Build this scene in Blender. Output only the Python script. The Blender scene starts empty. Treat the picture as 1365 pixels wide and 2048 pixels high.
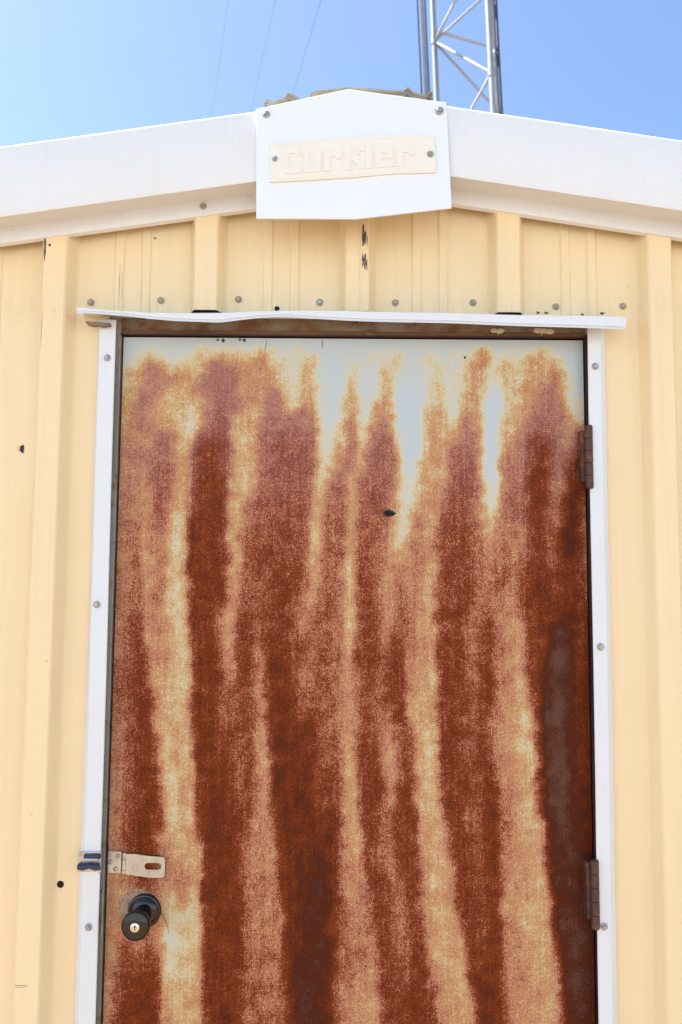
import bpy, bmesh, math, random
import numpy as np
from mathutils import Vector, Matrix

random.seed(7)
scene = bpy.context.scene
R = math.radians

# ------------------------------------------------------------------ camera
cam = bpy.data.cameras.new('camera')
cam_o = bpy.data.objects.new('camera', cam)
scene.collection.objects.link(cam_o)
scene.camera = cam_o
cam.sensor_fit = 'VERTICAL'
cam.sensor_height = 36.0
cam.sensor_width = 24.0
cam.lens = 28.0
cam.clip_start = 0.05
cam.clip_end = 3000
cam_o.matrix_world = (Matrix.Translation((0, -1.557, 1.555))
                      @ Matrix.Rotation(R(90 + 4.78), 4, 'X') @ Matrix.Rotation(R(0.41), 4, 'Z'))
cam.dof.use_dof = True
cam.dof.focus_distance = 1.58
cam.dof.aperture_fstop = 5.0

# ------------------------------------------------------------------ sky, sun, exposure
SUN_EL, SUN_AZ = 60.0, -78.0          # azimuth clockwise from +Y (behind the shed, to the left)
world = bpy.data.worlds.new('World')
scene.world = world
world.use_nodes = True
wn = world.node_tree.nodes
sky = wn.new('ShaderNodeTexSky')
sky.sky_type = 'NISHITA'
sky.sun_disc = False
sky.sun_elevation = R(SUN_EL)
sky.sun_rotation = R(SUN_AZ)
sky.altitude = 200
sky.air_density = 1.0
sky.dust_density = 1.7
sky.ozone_density = 4.0
world.node_tree.links.new(sky.outputs[0], wn['Background'].inputs[0])
wn['Background'].inputs[1].default_value = 0.053

sun = bpy.data.lights.new('sun', 'SUN')
sun.energy = 5.0
sun.angle = R(0.5)
sun.color = (1.0, 0.97, 0.92)
sun_o = bpy.data.objects.new('sun', sun)
scene.collection.objects.link(sun_o)
to_sun = Vector((math.sin(R(SUN_AZ)) * math.cos(R(SUN_EL)), math.cos(R(SUN_AZ)) * math.cos(R(SUN_EL)), math.sin(R(SUN_EL))))
sun_o.rotation_euler = (-to_sun).to_track_quat('-Z', 'Y').to_euler()
sun_o.location = to_sun * 30

scene.view_settings.view_transform = 'Standard'
scene.view_settings.look = 'None'
scene.view_settings.gamma = 1.0
scene.view_settings.use_curve_mapping = False
scene.view_settings.exposure = 2.42

# ------------------------------------------------------------------ helpers
def srgb(r, g, b):
    f = lambda c: (c / 12.92 if c <= 0.04045 else ((c + 0.055) / 1.055) ** 2.4)
    return (f(r / 255), f(g / 255), f(b / 255), 1)

def link(t, a, b): t.links.new(a, b)

def new_mat(name):
    m = bpy.data.materials.new(name)
    m.use_nodes = True
    t = m.node_tree
    return m, t, t.nodes['Principled BSDF']

def N(t, kind, **kw):
    n = t.nodes.new(kind)
    for k, v in kw.items(): setattr(n, k, v)
    return n

def noise(t, vec, scale, detail=4, rough=0.55, stretch=None):
    if stretch:
        mp = N(t, 'ShaderNodeMapping'); mp.inputs['Scale'].default_value = stretch
        link(t, vec, mp.inputs['Vector']); vec = mp.outputs[0]
    n = N(t, 'ShaderNodeTexNoise')
    n.inputs['Scale'].default_value = scale
    n.inputs['Detail'].default_value = detail
    n.inputs['Roughness'].default_value = rough
    link(t, vec, n.inputs['Vector'])
    return n.outputs['Fac']

def math_(t, op, a, b=None, c=None, clamp=False):
    n = N(t, 'ShaderNodeMath', operation=op, use_clamp=clamp)
    for i, v in enumerate((a, b, c)):
        if v is None: continue
        if isinstance(v, (int, float)): n.inputs[i].default_value = v
        else: link(t, v, n.inputs[i])
    return n.outputs[0]

def ramp(t, fac, stops, interp='LINEAR'):
    n = N(t, 'ShaderNodeValToRGB')
    cr = n.color_ramp; cr.interpolation = interp
    while len(cr.elements) < len(stops): cr.elements.new(0.5)
    for e, (p, c) in zip(cr.elements, stops):
        e.position = p
        e.color = c if isinstance(c, (tuple, list)) else (c, c, c, 1)
    link(t, fac, n.inputs[0])
    return n.outputs[0]

def mix(t, fac, a, b, mode='MIX'):
    n = N(t, 'ShaderNodeMix', data_type='RGBA', blend_type=mode)
    for s, v in ((n.inputs[0], fac), (n.inputs[6], a), (n.inputs[7], b)):
        if isinstance(v, (int, float)): s.default_value = v
        elif isinstance(v, (tuple, list)): s.default_value = v
        else: link(t, v, s)
    return n.outputs[2]

def bump(t, bsdf, height, strength=0.2, dist=0.001):
    b = N(t, 'ShaderNodeBump')
    b.inputs['Strength'].default_value = strength
    b.inputs['Distance'].default_value = dist
    link(t, height, b.inputs['Height']); link(t, b.outputs[0], bsdf.inputs['Normal'])

def coords(t): return N(t, 'ShaderNodeTexCoord').outputs['Object']

def mottled(name, c1, c2, scale=8, rough=0.5, metal=0.0, c3=None, t3=(0.62, 0.7), s3=60, stretch=None, bump_s=0.1, bump_scale=200, spec=0.5):
    """Paint or metal: two close tones by soft noise, a third one in small worn specks."""
    m, t, b = new_mat(name)
    co = coords(t)
    col = mix(t, ramp(t, noise(t, co, scale, 5, 0.6, stretch), [(0.3, 0.0), (0.7, 1.0)]), c1, c2)
    if c3: col = mix(t, ramp(t, noise(t, co, s3, 6, 0.65), [(t3[0], 0.0), (t3[1], 1.0)]), col, c3)
    link(t, col, b.inputs['Base Color'])
    b.inputs['Roughness'].default_value = rough
    b.inputs['Metallic'].default_value = metal
    b.inputs['Specular IOR Level'].default_value = spec
    if bump_s: bump(t, b, noise(t, co, bump_scale, 3), bump_s, 0.0006)
    return m

C = scene.collection
def obj(name, verts, faces, mat, parent=None, smooth=False, bevel=0.0, label=None):
    me = bpy.data.meshes.new(name)
    me.from_pydata([tuple(v) for v in verts], [], [tuple(f) for f in faces])
    bm = bmesh.new(); bm.from_mesh(me)
    bmesh.ops.recalc_face_normals(bm, faces=bm.faces)
    bm.to_mesh(me); bm.free()
    me.materials.append(mat)
    if smooth:
        for p in me.polygons: p.use_smooth = True
        try: me.set_sharp_from_angle(angle=R(38))
        except Exception: pass
    o = bpy.data.objects.new(name, me)
    C.objects.link(o)
    if parent: o.parent = parent
    if bevel:
        md = o.modifiers.new('bevel', 'BEVEL'); md.width = bevel; md.segments = 2; md.limit_method = 'ANGLE'; md.angle_limit = R(35)
    if label: o['label'] = label
    return o

def empty(name, loc, label, cat, group=None):
    o = bpy.data.objects.new(name, None); o.location = loc; o.empty_display_size = 0.1
    C.objects.link(o)
    o['label'] = label; o['category'] = cat
    if group: o['group'] = group
    return o

class MB:
    def __init__(s): s.v = []; s.f = []
    def add(s, v, f):
        n = len(s.v); s.v += [tuple(p) for p in v]; s.f += [tuple(i + n for i in q) for q in f]; return s
    def box(s, x0, x1, y0, y1, z0, z1):
        return s.add([(x, y, z) for x in (x0, x1) for y in (y0, y1) for z in (z0, z1)],
                     [(0, 1, 3, 2), (4, 6, 7, 5), (0, 4, 5, 1), (2, 3, 7, 6), (0, 2, 6, 4), (1, 5, 7, 3)])
    def prism_y(s, poly, y0, y1):
        """polygon in x,z between y0 (front) and y1"""
        n = len(poly)
        v = [(x, y0, z) for x, z in poly] + [(x, y1, z) for x, z in poly]
        f = [tuple(range(n)), tuple(range(2 * n - 1, n - 1, -1))] + [(i, (i + 1) % n, n + (i + 1) % n, n + i) for i in range(n)]
        return s.add(v, f)
    def lathe(s, prof, cx, cz, y, seg=32):
        """profile (radius, distance out of the wall) turned about an axis pointing at -Y"""
        v = []; f = []
        for r, d in prof:
            for k in range(seg):
                a = 2 * math.pi * k / seg
                v.append((cx + max(r, 1e-5) * math.cos(a), y - d, cz + max(r, 1e-5) * math.sin(a)))
        for i in range(len(prof) - 1):
            for k in range(seg):
                k2 = (k + 1) % seg
                f.append((i * seg + k, i * seg + k2, (i + 1) * seg + k2, (i + 1) * seg + k))
        f.append(tuple((len(prof) - 1) * seg + k for k in range(seg)))
        return s.add(v, f)
    def tube(s, pts, r, seg=10, cap=True):
        pts = [Vector(p) for p in pts]; n = len(pts); base = len(s.v)
        rr = r if isinstance(r, (list, tuple)) else [r] * n
        for i, p in enumerate(pts):
            d = (pts[min(i + 1, n - 1)] - pts[max(i - 1, 0)]).normalized()
            u = d.cross(Vector((0, 0, 1)))
            if u.length < 0.01: u = d.cross(Vector((0, 1, 0)))
            u.normalize(); w = d.cross(u)
            for k in range(seg):
                a = 2 * math.pi * k / seg
                s.v.append(tuple(p + rr[i] * (math.cos(a) * u + math.sin(a) * w)))
        for i in range(n - 1):
            for k in range(seg):
                k2 = (k + 1) % seg
                s.f.append((base + i * seg + k, base + i * seg + k2, base + (i + 1) * seg + k2, base + (i + 1) * seg + k))
        if cap:
            s.f.append(tuple(base + k for k in range(seg))); s.f.append(tuple(base + (n - 1) * seg + k for k in range(seg)))
        return s
    def build(s, name, mat, parent=None, **kw): return obj(name, s.v, s.f, mat, parent, **kw)

# ------------------------------------------------------------------ materials
K = 1.0
def wall_paint():
    m, t, b = new_mat('tan_wall_paint')
    co = coords(t)
    big = ramp(t, noise(t, co, 1.7, 3, 0.5), [(0.3, 0.0), (0.7, 1.0)])
    col = mix(t, big, (0.795, 0.635, 0.375, 1), (0.81, 0.66, 0.405, 1))
    st = ramp(t, noise(t, co, 9, 5, 0.6, (6, 6, 0.35)), [(0.42, 0.0), (0.72, 1.0)])
    col = mix(t, math_(t, 'MULTIPLY', st, 0.09), col, (0.50, 0.36, 0.20, 1))
    # washed-down dust just above the drip cap
    sx = N(t, 'ShaderNodeSeparateXYZ'); link(t, co, sx.inputs[0])
    band = math_(t, 'SUBTRACT', 1.0, math_(t, 'DIVIDE', math_(t, 'ABSOLUTE', math_(t, 'SUBTRACT', sx.outputs['Z'], 2.085)), 0.045), clamp=True)
    dn = ramp(t, noise(t, co, 26, 6, 0.7, (3, 3, 0.6)), [(0.42, 0.0), (0.68, 1.0)])
    col = mix(t, math_(t, 'MULTIPLY', math_(t, 'MULTIPLY', band, dn), 0.17), col, (0.34, 0.25, 0.15, 1))
    sp = ramp(t, noise(t, co, 75, 2, 0.5), [(0.765, 0.0), (0.79, 1.0)])
    col = mix(t, math_(t, 'MULTIPLY', sp, 0.25), col, (0.22, 0.14, 0.08, 1))
    link(t, col, b.inputs['Base Color'])
    link(t, ramp(t, noise(t, co, 5, 4), [(0.3, 0.42), (0.7, 0.58)]), b.inputs['Roughness'])
    h = math_(t, 'ADD', math_(t, 'MULTIPLY', noise(t, co, 5, 2, 0.5, (1, 1, 0.4)), 6.0), math_(t, 'MULTIPLY', noise(t, co, 300, 2), 0.25))
    bump(t, b, h, 0.25, 0.0012)
    return m

def white_paint():
    m, t, b = new_mat('white_trim_paint')
    co = coords(t)
    col = mix(t, ramp(t, noise(t, co, 4, 4, 0.6), [(0.3, 0.0), (0.7, 1.0)]), (0.685, 0.73, 0.755, 1), (0.655, 0.695, 0.71, 1))
    sp = ramp(t, noise(t, co, 55, 5, 0.62), [(0.70, 0.0), (0.76, 1.0)])
    col = mix(t, math_(t, 'MULTIPLY', sp, 0.5), col, (0.42, 0.36, 0.28, 1))
    st = ramp(t, noise(t, co, 14, 6, 0.7, (4, 4, 0.5)), [(0.56, 0.0), (0.75, 1.0)])
    col = mix(t, math_(t, 'MULTIPLY', st, 0.18), col, (0.55, 0.48, 0.36, 1))
    link(t, col, b.inputs['Base Color'])
    link(t, ramp(t, noise(t, co, 12, 4), [(0.3, 0.30), (0.7, 0.45)]), b.inputs['Roughness'])
    h = math_(t, 'ADD', math_(t, 'MULTIPLY', noise(t, co, 6, 2), 5.0), math_(t, 'MULTIPLY', noise(t, co, 260, 2), 0.2))
    bump(t, b, h, 0.18, 0.0012)
    return m

def rust_door():
    m, t, b = new_mat('rusted_door_paint')
    co = coords(t)
    at_ = N(t, 'ShaderNodeAttribute', attribute_name='rust'); L = at_.outputs['Fac']
    g1 = math_(t, 'SUBTRACT', noise(t, co, 430, 2, 0.6), 0.5)          # grain of the rust
    g2 = math_(t, 'SUBTRACT', noise(t, co, 150, 4, 0.68), 0.5)
    cl = math_(t, 'SUBTRACT', noise(t, co, 36, 5, 0.62), 0.5)          # cloudy patches
    st = math_(t, 'SUBTRACT', noise(t, co, 60, 4, 0.6, (6, 1, 0.16)), 0.5)  # runs
    st2 = math_(t, 'SUBTRACT', noise(t, co, 60, 3, 0.6, (1.7, 1, 0.10)), 0.5)
    # grain matters where the rust has taken hold, less on bare paint
    hold = ramp(t, math_(t, 'DIVIDE', L, 7.0), [(0.0, 0.05), (0.12, 0.35), (0.32, 0.7), (0.5, 1.0), (0.72, 0.95), (0.85, 0.35), (1.0, 0.2)])
    g = math_(t, 'ADD', math_(t, 'MULTIPLY', g1, 9.0), math_(t, 'MULTIPLY', g2, 5.0))
    g = math_(t, 'MULTIPLY', g, hold)
    c = math_(t, 'MULTIPLY', math_(t, 'ADD', math_(t, 'MULTIPLY', cl, 4.4), math_(t, 'ADD', math_(t, 'MULTIPLY', st, 1.7), math_(t, 'MULTIPLY', st2, 2.0))),
              ramp(t, math_(t, 'DIVIDE', L, 7.0), [(0.0, 0.0), (0.1, 0.6), (0.75, 1.0), (0.9, 0.4), (1.0, 0.25)]))
    lv = math_(t, 'ADD', L, math_(t, 'ADD', g, c))
    f = math_(t, 'DIVIDE', lv, 7.0, clamp=True)
    k = K
    def a(r, g_, b_):
        q = srgb(r, g_, b_); return (q[0] / 1.24, q[1] / 1.14, q[2] / 1.10, 1)   # photographed tone back to paint colour
    col = ramp(t, f, [
        (0.00, a(193, 198, 200)), (0.055, a(204, 201, 186)), (0.115, a(218, 203, 166)), (0.19, a(212, 179, 128)),
        (0.27, a(206, 153, 98)), (0.36, a(196, 132, 98)), (0.49, a(186, 118, 94)), (0.52, a(150, 77, 48)),
        (0.62, a(137, 62, 29)), (0.77, a(119, 51, 21)), (0.86, a(94, 39, 19)), (0.92, a(80, 34, 19)), (0.965, a(89, 44, 29)), (1.0, a(99, 56, 41))])
    # violet bloom on the rust of the upper third
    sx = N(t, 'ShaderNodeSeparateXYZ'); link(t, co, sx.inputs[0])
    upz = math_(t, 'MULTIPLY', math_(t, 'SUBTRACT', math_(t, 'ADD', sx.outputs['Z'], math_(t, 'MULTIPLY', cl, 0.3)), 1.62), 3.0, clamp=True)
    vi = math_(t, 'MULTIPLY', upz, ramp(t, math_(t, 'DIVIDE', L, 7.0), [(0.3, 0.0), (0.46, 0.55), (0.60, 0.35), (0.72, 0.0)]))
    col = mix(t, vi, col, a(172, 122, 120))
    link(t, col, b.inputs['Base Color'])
    link(t, ramp(t, f, [(0.0, 0.38), (0.25, 0.6), (0.6, 0.75), (1.0, 0.55)]), b.inputs['Roughness'])
    link(t, ramp(t, f, [(0.05, 0.40), (0.22, 0.10), (0.9, 0.06), (1.0, 0.2)]), b.inputs['Specular IOR Level'])
    bump(t, b, math_(t, 'ADD', math_(t, 'MULTIPLY', g, 0.5), math_(t, 'ADD', math_(t, 'MULTIPLY', lv, 0.1), math_(t, 'MULTIPLY', noise(t, co, 4, 2), 9.0))), 0.35, 0.0006)
    return m

M = {}
M['wall'] = wall_paint()
M['white'] = white_paint()
M['door'] = rust_door()
M['plate'] = mottled('white_plate_paint', (0.76, 0.805, 0.83, 1), (0.735, 0.78, 0.80, 1), 6, 0.4, bump_s=0.05)
M['cream'] = mottled('cream_plastic', (0.80, 0.775, 0.67, 1), (0.78, 0.75, 0.64, 1), 12, 0.45, bump_s=0.05)
M['jamb'] = mottled('grey_jamb_paint', (0.33, 0.33, 0.29, 1), (0.22, 0.21, 0.175, 1), 14, 0.5, c3=(0.16, 0.07, 0.03, 1), t3=(0.56, 0.66), s3=24, stretch=(2, 2, 0.4))
M['head'] = mottled('rusted_header_steel', (0.19, 0.10, 0.04, 1), (0.09, 0.04, 0.025, 1), 9, 0.7, c3=(0.30, 0.30, 0.25, 1), t3=(0.58, 0.72), s3=10, stretch=(0.6, 1, 3), bump_s=0.3)
M['headgrey'] = mottled('grey_header_paint', (0.25, 0.24, 0.20, 1), (0.18, 0.15, 0.10, 1), 9, 0.5, c3=(0.15, 0.07, 0.03, 1), t3=(0.46, 0.62), s3=14, stretch=(0.8, 1, 2))
M['maroon'] = mottled('dark_red_oxide_steel', (0.055, 0.018, 0.013, 1), (0.035, 0.014, 0.012, 1), 20, 0.6, bump_s=0.2)
M['hinge'] = mottled('rusty_hinge_steel', (0.055, 0.022, 0.018, 1), (0.085, 0.035, 0.020, 1), 30, 0.6, c3=(0.20, 0.065, 0.016, 1), t3=(0.52, 0.64), s3=40, bump_s=0.4)
M['galv'] = mottled('galvanised_steel', (0.45, 0.46, 0.46, 1), (0.34, 0.35, 0.36, 1), 60, 0.42, 0.75, bump_s=0.1)
M['screw'] = mottled('zinc_screw', (0.42, 0.42, 0.40, 1), (0.30, 0.29, 0.27, 1), 160, 0.38, 0.6, bump_s=0.1)
M['screwtan'] = mottled('weathered_tan_screw', (0.46, 0.38, 0.26, 1), (0.26, 0.22, 0.17, 1), 140, 0.5, 0.2, bump_s=0.2)
M['rubber'] = mottled('screw_washer_rubber', (0.05, 0.05, 0.05, 1), (0.09, 0.085, 0.08, 1), 120, 0.7)
M['hasp'] = mottled('spotted_zinc_hasp', (0.58, 0.57, 0.52, 1), (0.40, 0.40, 0.37, 1), 45, 0.32, 0.8, c3=(0.12, 0.10, 0.07, 1), t3=(0.60, 0.68), s3=170, bump_s=0.2)
M['bronze'] = mottled('dark_bronze_knob', (0.035, 0.035, 0.042, 1), (0.050, 0.045, 0.042, 1), 50, 0.22, 0.8, bump_s=0.05)
M['chrome'] = mottled('key_cylinder_nickel', (0.75, 0.72, 0.66, 1), (0.62, 0.60, 0.56, 1), 90, 0.25, 0.9, bump_s=0.0)
M['black'] = mottled('dark_void', (0.006, 0.005, 0.006, 1), (0.010, 0.008, 0.008, 1), 40, 0.9, bump_s=0.0)
M['scar'] = mottled('old_rosette_scar', srgb(170, 150, 128), srgb(150, 112, 84), 60, 0.7, c3=srgb(110, 60, 36), t3=(0.55, 0.62), s3=120)
M['scrape'] = mottled('bare_dark_scrape', (0.06, 0.055, 0.065, 1), (0.12, 0.09, 0.08, 1), 150, 0.6)
M['faint'] = mottled('faint_scuff', (0.38, 0.30, 0.21, 1), (0.52, 0.41, 0.28, 1), 150, 0.6)
M['khaki'] = mottled('weathered_ridge_metal', (0.24, 0.21, 0.15, 1), (0.34, 0.29, 0.21, 1), 30, 0.6, 0.1, c3=(0.30, 0.16, 0.08, 1), t3=(0.55, 0.68), s3=40)
M['roof'] = mottled('galvalume_roof', (0.55, 0.55, 0.54, 1), (0.48, 0.48, 0.47, 1), 12, 0.4, 0.4)
M['cable'] = mottled('dark_blue_cable', (0.012, 0.022, 0.05, 1), (0.018, 0.03, 0.06, 1), 8, 0.45)
M['wire'] = mottled('dull_wire', (0.20, 0.22, 0.27, 1), (0.17, 0.18, 0.22, 1), 1, 0.6)
M['web'] = mottled('pale_web', (0.62, 0.58, 0.45, 1), (0.40, 0.36, 0.26, 1), 80, 0.9, bump_s=0.4)
M['hair'] = mottled('dry_stem', (0.16, 0.09, 0.04, 1), (0.12, 0.07, 0.03, 1), 80, 0.8)
M['void_wood_shade'] = mottled('dark_framing_and_shade', (0.05, 0.03, 0.02, 1), (0.03, 0.02, 0.015, 1), 20, 0.9)
M['dirt'] = mottled('dry_red_dirt', (0.150, 0.092, 0.050, 1), (0.125, 0.075, 0.040, 1), 1.3, 0.95, c3=(0.20, 0.14, 0.09, 1), t3=(0.54, 0.66), s3=30, bump_s=0.6, bump_scale=60)
M['bounce_bank'] = mottled('pale_bounce_bank', (0.42, 0.475, 0.505, 1), (0.37, 0.425, 0.455, 1), 0.5, 0.95, c3=(0.32, 0.35, 0.37, 1), t3=(0.52, 0.66), s3=2.2, bump_s=0.8, bump_scale=3)  # pale tone of the added bank that throws light on the facade
M['tower'] = mottled('weathered_tower_steel', (0.30, 0.31, 0.33, 1), (0.22, 0.235, 0.25, 1), 9, 0.4, 0.35, bump_s=0.1)
M['concrete'] = mottled('concrete_pad', (0.24, 0.20, 0.16, 1), (0.19, 0.15, 0.115, 1), 4, 0.9, bump_s=0.3)

# ------------------------------------------------------------------ setting
o = obj('ground', [(-600, -600, -0.12), (600, -600, -0.12), (600, 600, -0.12), (-600, 600, -0.12)], [(0, 1, 2, 3)], M['dirt']); o['kind'] = 'structure'
o = MB().box(-1.95, 2.08, -0.32, 2.62, -0.30, 0.0).build('concrete_pad', M['concrete'], bevel=0.012); o['kind'] = 'structure'

# unseen bank added behind the camera to bounce sunlight onto the front wall
rb = random.Random(3); v = []; f = []; NXB, NZB = 61, 13
for j in range(NZB):
    for i in range(NXB):
        q = j / (NZB - 1); z = -0.12 + 8.2 * q ** 1.1
        v.append((-60 + 2 * i + rb.uniform(-0.4, 0.4), -9.5 - 4.8 * q - 3.0 * math.sin(i * 0.21) * 0.3 + rb.uniform(-0.35, 0.35) * (0 < j), z + rb.uniform(-0.2, 0.2) * (0 < j)))
for i in range(NXB): v.append((-60 + 2 * i, -120, 8.4 + rb.uniform(-0.5, 0.5)))
for j in range(NZB):
    for i in range(NXB - 1): f.append((j * NXB + i, j * NXB + i + 1, (j + 1) * NXB + i + 1, (j + 1) * NXB + i))
o = obj('added_bounce_bank', v, f, M['bounce_bank']); o['kind'] = 'structure'

# ------------------------------------------------------------------ the shed
PEAK, SL = 0.065, 0.15                       # ridge position and roof slope
XL, XR, YB = -1.76, 1.89, 2.40               # side walls, back wall
shed = empty('metal_shed', (0, 0, 0), 'tan ribbed metal shed with white gable trim and a rusted steel door', 'shed')
def slope(z, x): return z - SL * abs(x - PEAK)

RIB0, PITCH = 0.0288, 0.2963
YW, RH = -0.012, 0.032
def profile(x0, x1, extra=()):
    """x,y polyline of the ribbed sheet between x0 and x1"""
    pts = []
    for k in range(-8, 9):
        c = RIB0 + k * PITCH
        pts += [(c - 0.0375, YW), (c - 0.0345, YW - 0.003), (c - 0.0235, YW - RH + 0.003), (c - 0.0205, YW - RH), (c + 0.0205, YW - RH), (c + 0.0235, YW - RH + 0.003), (c + 0.0345, YW - 0.003), (c + 0.0375, YW)]
        for mc in (c + PITCH / 2 - 0.0265 - 0.003, c + PITCH / 2 + 0.0265 - 0.003):
            pts += [(mc - 0.0105, YW), (mc - 0.0070, YW - 0.0032), (mc + 0.0070, YW - 0.0032), (mc + 0.0105, YW)]
    xs = [p[0] for p in pts]; ys = [p[1] for p in pts]
    res = [(x, float(np.interp(x, xs, ys))) for x in sorted(set([x0, x1] + [e for e in extra if x0 < e < x1] + [x for x in xs if x0 < x < x1]))]
    return res
OPEN_L, OPEN_R, OPEN_T = -0.462, 0.502, 2.0743
def front_sheet(x0, x1, dy, name='wall_sheet'):
    pr = profile(x0, x1, (OPEN_L, OPEN_R, PEAK))
    v = []; f = []
    for (xa, ya), (xb, yb) in zip(pr[:-1], pr[1:]):
        inside = OPEN_L - 1e-6 <= xa and xb <= OPEN_R + 1e-6
        z0 = OPEN_T if inside else 0.03
        n = len(v)
        v += [(xa, ya + dy, z0), (xb, yb + dy, z0), (xb, yb + dy, slope(2.35, xb)), (xa, ya + dy, slope(2.35, xa))]
        f.append((n, n + 1, n + 2, n + 3))
    me = MB(); me.add(v, f)
    o = me.build(name, M['wall'], shed)
    bm = bmesh.new(); bm.from_mesh(o.data); bmesh.ops.remove_doubles(bm, verts=bm.verts, dist=1e-5)
    bmesh.ops.recalc_face_normals(bm, faces=bm.faces); bm.to_mesh(o.data); bm.free()
    so = o.modifiers.new('thickness', 'SOLIDIFY'); so.thickness = 0.0008; so.offset = 0
    return o
R1 = RIB0 - 2 * PITCH
front_sheet(XL, R1 + 0.02, 0.0)
front_sheet(R1 - 0.036, RIB0 + 0.0035, -0.0014)
front_sheet(RIB0 - 0.034, RIB0 + 3 * PITCH + 0.02, 0.0)
front_sheet(RIB0 + 3 * PITCH - 0.036, XR, -0.0014)
# side and back walls
def side_sheet(x, sgn):
    pr = profile(0.0, YB); v = []; f = []
    for (a, ya), (b_, yb) in zip(pr[:-1], pr[1:]):
        n = len(v); zt = slope(2.44, x)
        v += [(x + sgn * -(ya - YW), a, 0.03), (x + sgn * -(yb - YW), b_, 0.03), (x + sgn * -(yb - YW), b_, zt), (x + sgn * -(ya - YW), a, zt)]
        f.append((n, n + 1, n + 2, n + 3))
    MB().add(v, f).build('side_wall', M['wall'], shed)
side_sheet(XL, -1); side_sheet(XR, 1)
MB().prism_y([(XL, 0.03), (XR, 0.03), (XR, slope(2.44, XR)), (PEAK, 2.44), (XL, slope(2.44, XL))], YB, YB + 0.03).build('back_wall', M['wall'], shed)
# framing behind the front sheets so that no light leaks through
MB().prism_y([(XL + 0.02, 0.03), (OPEN_L - 0.02, 0.03), (OPEN_L - 0.02, 2.11), (OPEN_R + 0.02, 2.11), (OPEN_R + 0.02, 0.03), (XR - 0.02, 0.03), (XR - 0.02, slope(2.40, XR)), (PEAK, 2.40), (XL + 0.02, slope(2.40, XL))], 0.03, 0.09).build('wall_framing', M['void_wood_shade'], shed)
# roof sheets: ribs run down the slope
for s in (-1, 1):
    xe = XL - 0.04 if s < 0 else XR + 0.04
    pr = profile(-0.10, YB + 0.08); v = []; f = []
    for (a, ya), (b_, yb) in zip(pr[:-1], pr[1:]):
        n = len(v); ha, hb = -(ya - YW), -(yb - YW)
        v += [(PEAK, a, 2.428 + ha), (PEAK, b_, 2.428 + hb), (xe, b_, slope(2.428, xe) + hb), (xe, a, slope(2.428, xe) + ha)]
        f.append((n, n + 1, n + 2, n + 3))
    MB().add(v, f).build('roof_sheet', M['roof'], shed)

# ------------------------------------------------------------------ gable trim
RP = [(0.03, 2.4720), (-0.1165, 2.4690), (-0.1200, 2.4655), (-0.1200, 2.3345), (-0.1180, 2.3310), (-0.0570, 2.3450), (-0.0505, 2.3430), (-0.0500, 2.3170), (-0.0485, 2.3135), (-0.0380, 2.3115)]
def hexscrew(x, y, z, mat, parent, s=1.0, rot=0.0, name='screw'):
    """self-drilling screw: bonded washer, flange, six-sided head"""
    b = MB().lathe([(0.0071 * s, 0), (0.0072 * s, 0.0012), (0.0066 * s, 0.0018), (0.0052 * s, 0.0022), (0.0050 * s, 0.0026), (0, 0.0026)], x, z, y, 20)
    hx = [(x + 0.0043 * s * math.cos(rot + k * math.pi / 3), z + 0.0043 * s * math.sin(rot + k * math.pi / 3)) for k in range(6)]
    b.prism_y(hx, y - 0.0062 * s, y - 0.0020)
    return b.build(name, mat, parent, smooth=True, bevel=0.0004)

for s in (-1, 1):
    xe = XL - 0.05 if s < 0 else XR + 0.05
    xs = np.linspace(PEAK, xe, 9)
    v = []; f = []; n = len(RP)
    for x in xs:
        wob = 0.0012 * math.sin(x * 5.1 + s)
        v += [(x, y + (wob if -0.13 < y < -0.1 else 0), slope(z, x)) for y, z in RP]
    for i in range(len(xs) - 1):
        for k in range(n - 1):
            f.append((i * n + k, i * n + k + 1, (i + 1) * n + k + 1, (i + 1) * n + k))
    tr = MB().add(v, f).build('rake_trim', M['white'], shed, smooth=True)
    if s < 0: hexscrew(-0.2745, -0.0502, 2.2805, M['screw'], tr, 0.95, 0.3)
    else:
        hexscrew(0.83, -0.0502, slope(2.330, 0.83), M['screw'], tr, 0.95, 0.3)

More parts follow.
